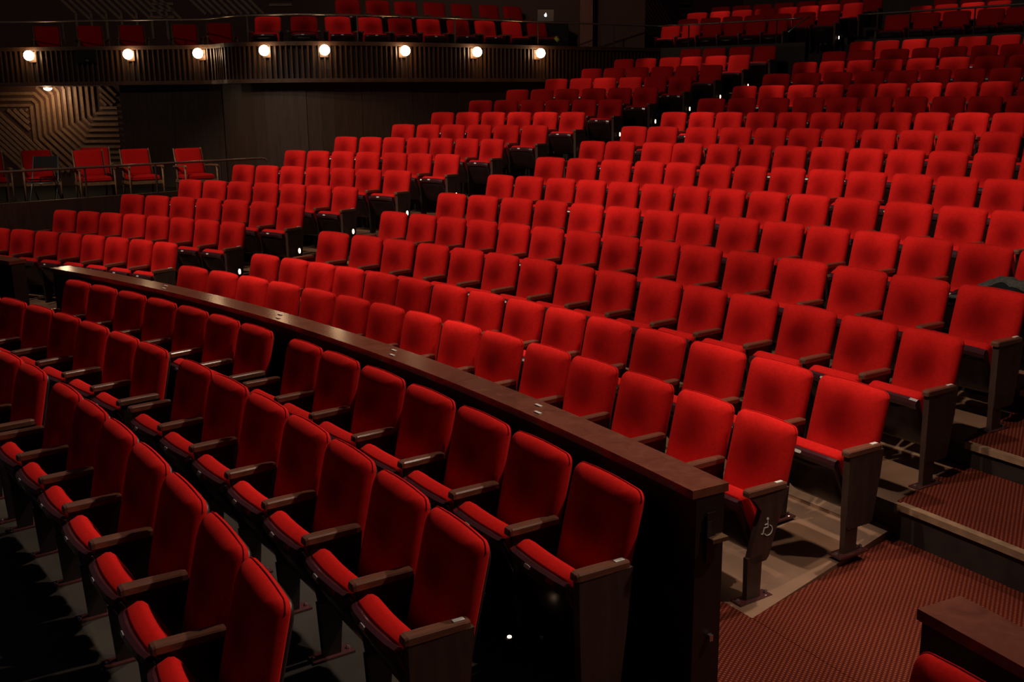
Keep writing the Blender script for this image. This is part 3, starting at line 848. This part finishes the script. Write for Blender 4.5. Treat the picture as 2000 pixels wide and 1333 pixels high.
# floor slab of the balcony and its soffit
def poly_slab(name, pts, z0, z1, mat): return MB().prism([(p[0], p[1]) for p in pts], 'z', z0, z1).obj(name, mat)
fl = [(p.x, p.y) for p in offset_path(BP, .1)] + [(4.2, 27.5), (-13.5, 27.5)]
struct(poly_slab('floor', fl, 3.14, 3.38, M['riser']), 'dark balcony floor behind the slatted front', 'floor')
struct(poly_slab('floor', [(p.x, p.y) for p in offset_path(BP, 1.95) if p.x > -3.6 and p.x < 1.2] + [(.6, 27), (-4.6, 27)], 3.38, 3.79, M['riser']), 'dark raised step under the back balcony row', 'floor')
for i, (x, y) in enumerate(LAMPS):
    best = min(walk(BP, .02), key=lambda q: (q[0] - Vector((x, y, 0))).length)
    p, a = best
    rt = empty('globe_lamp', (p.x, p.y, 3.63), a)
    MB().box((0, -.02, -.01), (.15, .03, .20)).obj('mount_plate', M['brass'], rt)
    MB().tube([(0, -.03, 0), (0, -.075, 0)], .03, 10).obj('stem', M['brass'], rt)
    g = MB(); n_ = 14
    g.lathe([(.098 * math.sin(math.pi * k / n_) + .0005, -.098 * math.cos(math.pi * k / n_)) for k in range(n_ + 1)], 20, (0, -.165, .015))
    g.obj('globe', M['globe'], rt, True)
    tag(rt, 'warm glowing globe lamp, %s from the column end of the slatted balcony front' % ORD[8 - i], 'lamp', 'globe lamps along the balcony front')
# floodlight bracket box in the slats between the first two lamps
rt = empty('wall_speaker', (-8.35, 21.33, 3.62), R(-2)); MB().box((0, -.03, 0), (.42, .10, .24)).obj('case', M['black'], rt); MB().box((.03, -.085, -.08), (.05, .01, .03)).obj('badge', M['grey'], rt)
tag(rt, 'black speaker box set into the balcony slats between two globe lamps', 'speaker')

# rails
UP = [pol(37.8, t) for t in [34.8 + .5 * k for k in range(11)]]
def rail(name, P, z, posts_step, z_base, label, r_=.021, bend_end=False, start=.5):
    root = empty(name, (P[0].x, P[0].y, 0))
    pts = [Vector((p.x, p.y, z)) for p in P]
    if bend_end:
        d = (pts[-1] - pts[-2]).normalized()
        pts += [pts[-1] + d * .06 + Vector((0, 0, -.012)), pts[-1] + d * .11 + Vector((0, 0, -.05)), pts[-1] + d * .13 + Vector((0, 0, -.12)), pts[-1] + d * .135 + Vector((0, 0, -(z - z_base) + .002))]
    kid(MB().tube(pts, r_, 8).obj('handrail', M['rail'], None, True), root)
    for p, a in walk(P, posts_step, start):
        kid(MB().tube([(p.x, p.y, z_base), (p.x, p.y, z - .01)], .016, 6).obj('post', M['railpost']), root)
    return tag(root, label, 'railing')
rail('railing', offset_path(BP, .06) + UP, 4.30, 2.1, 3.81, 'thin bronze rail above the slatted balcony front and upper seats', .017)
EP = [pol(37.8, 41.75 + .5 * k) for k in range(16)]
rail('railing', EP, 4.30, 1.25, 3.81, 'bronze rail before the upper seats beyond the stepped aisle', .02, start=1.0)
struct(ring_sector('wall_upper', 37.74, 37.9, 34.75, 40.0, 2.7, 3.81, M['partition']), 'dark parapet before the upper seats beside the balcony', 'parapet')
struct(ring_sector('wall_upper', 37.74, 37.9, 41.6, 60, 2.7, 3.81, M['partition']), 'dark parapet before the upper seats beyond the stepped aisle', 'parapet')
hr = MB().tube([pol(37.82, 40.05, 4.33), pol(37.55, 39.85, 4.16), pol(37.3, 39.7, 4.0)], .014, 8).obj('handrail', M['rail'], None, True)
tag(hr, 'short sloping bright handrail at the head of the stepped aisle', 'handrail')
# ================================================================ WALLS
PW = [p for p in BP if -7.95 <= p.x <= 3.6]
wall = empty('wall_left', (-3, 20.8, 0)); struct(wall, 'dark wooden panelled wall under the slatted balcony', 'wall')
ww = offset_path(PW, .26)
seg = walk(ww, .02)
npan = 12
for k in range(npan):
    a = int(k * (len(seg) - 1) / npan); b = int((k + 1) * (len(seg) - 1) / npan)
    P = [seg[j][0] for j in range(a, b + 1, max(1, (b - a) // 4))]
    if (P[-1] - seg[b][0]).length > .001: P.append(seg[b][0])
    d0 = (P[0] - P[1]).normalized(); P[0] = P[0] - d0 * .004; P[-1] = P[-1] + (P[-2] - P[-1]).normalized() * .004
    kid(wall_strip('panel', P, -.012 if k % 2 else 0.0, .06, .3, 3.08, M['wallwood']), wall)
kid(wall_strip('backing', ww, .07, .12, .3, 3.08, M['fascia']), wall)

# relief wall under the balcony end
def relief(name, origin, ux, label, lines, p=.12, dep=.032, wid=.057, back=None):
    """lines: polylines in pattern units (a to the side, b downwards); each straight piece is its own batten"""
    root = empty(name, origin); struct(root, label, 'wall')
    ux = Vector(ux).normalized(); n_ = Vector((ux.y, -ux.x, 0))
    def W(a, b, d): return Vector(origin) + ux * a * p - Vector((0, 0, b * p)) + n_ * d
    for ln in lines:
        for j in range(len(ln) - 1):
            A_ = Vector((*ln[j], 0)); B_ = Vector((*ln[j + 1], 0)); d = B_ - A_
            if d.length < .05: continue
            d.normalize(); q = Vector((-d.y, d.x, 0)) * wid / 2 / p
            e0 = d * (.16 if j else 0) * .0; 
            c = [A_ + q, B_ + q, B_ - q, A_ - q]
            v = [W(v_.x, v_.y, 0.002) for v_ in c] + [W(v_.x, v_.y, dep) for v_ in c]
            f = [[0, 1, 2, 3], [7, 6, 5, 4]] + [[i, (i + 1) % 4, 4 + (i + 1) % 4, 4 + i] for i in range(4)]
            kid(link('batten', mesh_from('batten', v, f, M['batten'])), root)
    if back:
        a0, a1, b0, b1 = back
        v = [W(a0, b0, 0), W(a1, b0, 0), W(a1, b1, 0), W(a0, b1, 0)] + [W(a0, b0, -.06), W(a1, b0, -.06), W(a1, b1, -.06), W(a0, b1, -.06)]
        kid(link('backing', mesh_from('backing', v, [[0, 1, 2, 3], [7, 6, 5, 4]] + [[i, (i + 1) % 4, 4 + (i + 1) % 4, 4 + i] for i in range(4)], M['reliefback'])), root)
    return root
lines = []
for k in range(12):
    be = 3.2 - .49 * k; btn = 9 - .41 * k; bh = 4.5 + .95 * (11 - k)
    if k == 0: L0 = [(-8, 3.0), (0, 3.0), (0, btn)]
    elif k <= 2: L0 = [(-8, 3.0 - k), (k - (be - (3 - k)), 3.0 - k), (k, be), (k, btn)]
    elif be > .1: L0 = [(k - be, 0), (k, be), (k, btn)]
    else: L0 = [(k, 0), (k, btn)]
    if bh < 14: L0 += [(k + bh - btn, bh), (15, bh)]
    else: L0 += [(k + 14.5 - btn, 14.5)]
    lines.append(L0)
for c in (4.6, 5.7, 6.8, 7.9): lines.append([(-8, max(3.7, c - 8)), (-.7, c - .7)] if c - 8 > 3.7 else [(3.7 - c, 3.7), (-.7, c - .7)])
for c in (10.0, 11.1, 12.2, 13.3, 14.4, 15.5, 16.6): lines.append([(-8, c - 8), (14.5 - c, 14.5)])
lines += [[(12.2, .1), (14.8, 2.7)], [(12.2, 1.2), (14.2, 3.2)], [(12.2, 2.2), (13.2, 3.2)], [(12.0, 3.6), (15, 3.6)], [(13.6, .1), (15, 1.5)]]
REL = relief('wall_relief', (-9.93, 22.15, 3.05), (1, -.03, 0), 'wall with geometric relief of tan wooden battens under the balcony end', lines, back=(-70, 21, -.2, 17.2))
# second relief behind the balcony armchairs, and more behind the upper seats
l2 = []
for k in range(14): l2.append([(k * 1.3 - 9, 0), (k * 1.3 - 4.4, 4.6), (k * 1.3 - 4.4, 9)] if k % 2 == 0 else [(k * 1.3 - 9, 0), (k * 1.3 - 3, 6.0)])
for k in range(5): l2.append([(8.5 + .0, 1.0 + k * 1.1), (12.5, 1.0 + k * 1.1)])
for k in range(9): l2.append([(13 + k * 1.25, 0), (18 + k * 1.25, 5)])
for k in range(4): l2.append([(29.0, .5 + k), (33, .5 + k)])
relief('wall_relief', (-9.2, 24.6, 5.3), (1, 0.03, 0), 'dim relief of wooden battens on the wall behind the balcony armchairs', l2, p=.13, back=(-30, 95, -10, 15))
l3 = []
for k in range(6): l3.append([(0, k * 1.1), (2.6 - .25 * k, k * 1.1)])
for k in range(10): l3.append([(3 + k * .95, 0), (9 + k * .95, 6.5)])
for k in range(5): l3.append([(18, k * 1.1), (21, k * 1.1)])
relief('wall_relief', (2.75, 27.6, 5.15), (.78, .62, 0), 'dim relief of wooden battens on the wall beyond the upper seats', l3, p=.13, back=(-14, 60, -8, 15))
cb = MB().box((1.76, 24.62, 5.2), (.29, .22, 3.64)).obj('wall_column', M['column']); struct(cb, 'reddish wooden column standing behind the balcony rail', 'column')
struct(ring_sector('wall_back', 44.4, 44.6, 33.5, 70, 3.0, 8.0, M['wallwood']), 'dark back wall above the upper seats', 'wall')

# downlight under the balcony over the relief
rt = empty('ceiling_downlight', (-9.38, 21.75, 3.06))
MB().lathe([(.10, 0), (.105, -.012), (.085, -.03)], 20).obj('trim_ring', M['brass'], rt)
MB().lathe([(.082, -.022), (.078, -.05), (.045, -.078), (.01, -.088)], 20).obj('lens', M['lens'], rt, True)
tag(rt, 'glowing round downlight under the balcony before the batten relief', 'light')
d = bpy.data.lights.new('downlight_glow', 'POINT'); d.energy = 10; d.color = (1, .70, .42); d.shadow_soft_size = .05
lo = bpy.data.objects.new('downlight_glow', d); COL.objects.link(lo); lo.location = (-9.38, 21.62, 2.90)

# ================================================================ SIDE BOX
u_ = Vector((.728, .685, 0)); W0 = Vector((-7.05, 15.84, 0))
SB = [W0 + u_ * t for t in (-6.5, -3, 0, 1.5, 3.2)]
sw = wall_strip('wall_side', SB, 0, .09, 0.0, 1.29, M['wallwood']); struct(sw, 'low dark wall of the side box beside the wall-side seats', 'wall')
bx = [(p.x, p.y) for p in offset_path(SB, .09)] + [(-4.3, 20.5), (-5.2, 20.75), (-6.0, 21.4), (-7.9, 22.05), (-13, 22.3)]
struct(poly_slab('floor', bx, .3, 1.02, M['boxfloor']), 'dark raised floor of the side box holding armchairs', 'floor')
rail('railing', [W0 + u_ * t + Vector((-.03, .03, 0)) for t in (-6, -3, 0, 2.0, 3.75)], 1.75, 1.15, 1.29, 'bronze handrail along the low wall of the side box', .019, True, start=.9)

# ================================================================ ARMCHAIRS
AR = {}
def chair_meshes():
    w_ = .29
    AR['seat'] = MB().rings([[Vector((x, y, z)) for x, y in ((-.24 + i, -.27 + i), (.24 - i, -.27 + i), (.24 - i, .20 - i), (-.24 + i, .20 - i))] for i, z in ((.02, .37), (0, .385), (0, .43), (.025, .455))]).mesh('seat', M['chairred'], False)
    bk = MB(); tl = R(16)
    def bb(x, y, z): return Vector((x, .17 + z * math.sin(tl) + y * math.cos(tl), .44 + z * math.cos(tl) - y * math.sin(tl)))
    bk.rings([[bb(x, y, z) for x, z in rrect(.47, .47, .03, .02, i, 4)] for i, y in ((.012, .035), (0, .025), (0, -.02), (.015, -.036), (.05, -.042))])
    AR['backrest'] = bk.mesh('backrest', M['chairred'], True)
    for s_, nm in ((-1, 'l'), (1, 'r')):
        x = s_ * w_
        AR['front_leg' + nm] = MB().tube([(x, -.30, 0), (x, -.285, .60)], [.014, .019], 6).mesh('leg', M['chairwood'], True)
        AR['rear_leg' + nm] = MB().tube([(s_ * .255, .30, 0), (s_ * .255, .19, .40), (s_ * .252, bb(0, .01, .1).y, bb(0, .01, .1).z), (s_ * .25, bb(0, .01, .48).y, bb(0, .01, .48).z)], [.014, .019, .018, .014], 6).mesh('leg', M['chairwood'], True)
        AR['arm' + nm] = MB().rings([[Vector((x + a, y, z + b)) for a, b in ((-.022, -.012), (.022, -.012), (.022, .012), (-.022, .012))] for y, z in ((-.32, .595), (-.28, .612), (.0, .605), (.24, .59))]).mesh('armrest', M['chairwood'])
    AR['rail'] = MB().box((0, -.275, .335), (.56, .022, .055)).mesh('seat_rail', M['chairwood'])
    AR['siderail'] = MB().box((-.275, -.03, .335), (.022, .5, .05)).box((.275, -.03, .335), (.022, .5, .05)).mesh('side_rail', M['chairwood'])
chair_meshes()
def armchair(x, y, z, rz, label, group):
    rt = empty('armchair', (x, y, z), R(rz))
    link('seat', AR['seat'], rt); link('backrest', AR['backrest'], rt)
    for q in 'lr':
        link('leg', AR['front_leg' + q], rt); link('leg', AR['rear_leg' + q], rt); link('armrest', AR['arm' + q], rt)
    link('seat_rail', AR['rail'], rt); link('side_rail', AR['siderail'], rt)
    return tag(rt, label, 'armchair', group)
gp = 'armchairs in the side box'
armchair(-5.62, 18.75, 1.02, 38, 'red armchair with wooden frame at the bent end of the handrail', gp)
armchair(-6.55, 18.65, 1.02, 36, 'red wooden-framed side-box armchair, second from the bent handrail end', gp)
armchair(-7.32, 18.45, 1.02, 34, 'red wooden-framed side-box armchair, third from the bent handrail end', gp)
armchair(-7.62, 19.35, 1.02, 20, 'dim armchair half hidden behind another in the side box', gp)
armchair(-8.30, 18.55, 1.02, 30, 'dim red armchair behind the black folding chair', gp)
armchair(-9.05, 18.3, 1.02, 34, 'red side-box armchair beyond the black folding chair', gp)
gp = 'armchairs on the balcony'
for i, (x, y, rz) in enumerate([(-9.45, 22.2, 26), (-8.55, 22.2, 28), (-7.68, 22.1, 22), (-6.55, 22.0, 22), (-5.78, 21.75, 20)]):
    armchair(x, y, 3.38, rz, 'dim red wooden-framed armchair on the balcony, %s from the tip-up seats' % ORD[5 - i], gp)
# black folding chair
rt = empty('folding_chair', (-7.98, 17.95, 1.02), R(8))
for s_ in (-1, 1):
    MB().tube([(s_ * .21, -.22, 0), (s_ * .21, .1, .45), (s_ * .2, .26, .82)], .011, 6).obj('front_leg', M['grey'], rt, True)
    MB().tube([(s_ * .19, .28, 0), (s_ * .19, -.06, .44)], .011, 6).obj('rear_leg', M['grey'], rt, True)
MB().box((0, -.02, .44), (.40, .38, .025), Matrix.Rotation(R(-4), 3, 'X')).obj('seat', M['black'], rt)
MB().box((0, .235, .72), (.42, .02, .2), Matrix.Rotation(R(-20), 3, 'X')).obj('backrest', M['black'], rt)
MB().tube([(-.21, -.235, .40), (0, -.245, .385), (.21, -.235, .40)], .01, 6).obj('seat_rim', M['grey'], rt, True)
tag(rt, 'black folding chair with grey legs among the side-box armchairs', 'chair')

# ================================================================ SMALL THINGS
# desk and laptop on the balcony
rt = empty('control_desk', (.75, 24.25, 3.38), R(20))
MB().box((0, 0, .985), (1.1, .55, .03)).obj('desktop', M['table'], rt)
MB().box((0, -.25, .5), (1.06, .02, .94)).obj('front_board', M['table'], rt)
for sx in (-.52, .52): MB().box((sx, 0, .485), (.03, .5, .97)).obj('side_board', M['table'], rt)
tag(rt, 'dark control desk on the balcony carrying a laptop', 'desk')
rt = empty('laptop', (.82, 24.12, 4.381), R(8))
MB().box((0, .11, .008), (.36, .24, .016)).obj('keyboard_base', M['laptop'], rt)
lid = MB(); tl = Matrix.Rotation(R(14), 3, 'X')
lid.box(Vector((0, .0, .014)) + tl @ Vector((0, 0, .12)), (.36, .010, .24), tl)
lid_o = lid.obj('lid', M['laptop'], rt)
lg = MB()
def lp(x, z): return Vector((0, 0, .014)) + tl @ Vector((x, -.0062, .12 + z))
pts = []
for i in range(20):
    a = 2 * math.pi * i / 20; rx = .030 * math.cos(a); rz_ = .032 * math.sin(a)
    bite = Vector((rx - .036, rz_ - .004)).length
    if bite < .018: rx -= (.018 - bite)
    if abs(rx) < .01 and rz_ > .02: rz_ -= .005
    pts.append((rx, rz_))
lg.rings([[lp(x, z) for x, z in pts], [lp(x, z) + Vector((0, -.002, 0)) for x, z in pts]])
lf = [(.002 + .008 * math.cos(2 * math.pi * i / 8) * .7 - .004 * math.sin(2 * math.pi * i / 8), .043 + .011 * math.sin(2 * math.pi * i / 8)) for i in range(8)]
lg.rings([[lp(x, z) for x, z in lf], [lp(x, z) + Vector((0, -.002, 0)) for x, z in lf]])
lg_o = lg.obj('logo', M['logo'], lid_o); lg_o['label'] = 'small glowing fruit-shaped logo'
tag(rt, 'open silver laptop with glowing logo on the balcony desk', 'laptop')
rt = empty('equipment_case', (1.06, 23.55, 3.38), R(30))
MB().box((0, 0, .25), (.34, .3, .50)).obj('body', M['table'], rt); MB().box((0, -.155, .4), (.12, .012, .02)).obj('handle', M['black'], rt)
tag(rt, 'black equipment case behind the balcony front', 'case')
random.seed(5)
vb = []; nth = 10
rl = []
for k in range(8):
    q = k / 7; rr_ = .055 * math.sin(math.pi * (.06 + .88 * q)) * (1.25 - .5 * q)
    rl.append([Vector((rr_ * (1 + .35 * math.sin(3 * a_ + k)) * math.cos(a_) - .03 * q, rr_ * .8 * math.sin(a_), .13 * q + .012 * math.sin(2 * a_ + k * 1.7))) for a_ in [2 * math.pi * i / nth for i in range(nth)]])
yc = MB().rings(rl).obj('glove', M['yellow'], None, True, (1.06, 23.5, 3.895)); tag(yc, 'crumpled yellow-green work glove on the black case', 'glove')

# black coat lying across two seats
rt = empty('coat', pol(26.05, 57.0, .563 + .53), R(-57.0)); random.seed(3)
def blob(nx, ny, sx, sy, h, seed, z0=0.0):
    random.seed(seed); ph = [random.uniform(0, 6.28) for _ in range(8)]
    v = []; f = []
    for j in range(ny + 1):
        for i in range(nx + 1):
            a = -1 + 2 * i / nx; b = -1 + 2 * j / ny
            e = max(0, 1 - abs(a) ** 2.6) ** .5 * max(0, 1 - abs(b) ** 2.6) ** .5
            z = h * e * (1 + .22 * math.sin(5 * a + ph[0] + 2 * b) + .16 * math.sin(9 * b + ph[1] - 4 * a) + .10 * math.sin(15 * a + ph[2]))
            v.append(Vector((a * sx * (1 + .08 * math.sin(4 * b + ph[3])), b * sy * (1 + .1 * math.sin(5 * a + ph[4])), z0 + max(z, .0) + .03 * a)))
    for j in range(ny):
        for i in range(nx):
            k = j * (nx + 1) + i; f.append([k, k + 1, k + nx + 2, k + nx + 1])
    n0 = len(v); v += [Vector((p.x, p.y, z0 - .05 + .03 * p.x / sx)) for p in v[:n0]]
    f += [[q + n0 for q in reversed(ff)] for ff in f[:nx * ny]]
    edge = [i for i in range(nx + 1)] + [(j + 1) * (nx + 1) - 1 for j in range(1, ny + 1)] + [ny * (nx + 1) + i for i in range(nx - 1, -1, -1)] + [j * (nx + 1) for j in range(ny - 1, 0, -1)]
    for i in range(len(edge)):
        a, b = edge[i], edge[(i + 1) % len(edge)]; f.append([a, b, b + n0, a + n0])
    return v, f
v, f = blob(26, 18, .42, .19, .10, 4, .06); link('body', mesh_from('body', v, f, M['leather'], True), rt)
v, f = blob(20, 8, .26, .07, .07, 9, .14); o = link('fur_collar', mesh_from('fur_collar', v, f, M['fur'], True), rt); o.location = (.02, .07, .02)
MB().tube([(-.46, -.19, .06), (-.25, -.225, .075), (.0, -.22, .085), (.3, -.23, .08), (.46, -.2, .09)], .016, 6).obj('hem', M['fur'], rt, True)
tag(rt, 'black leather coat with grey fur trim thrown over two seats', 'coat')
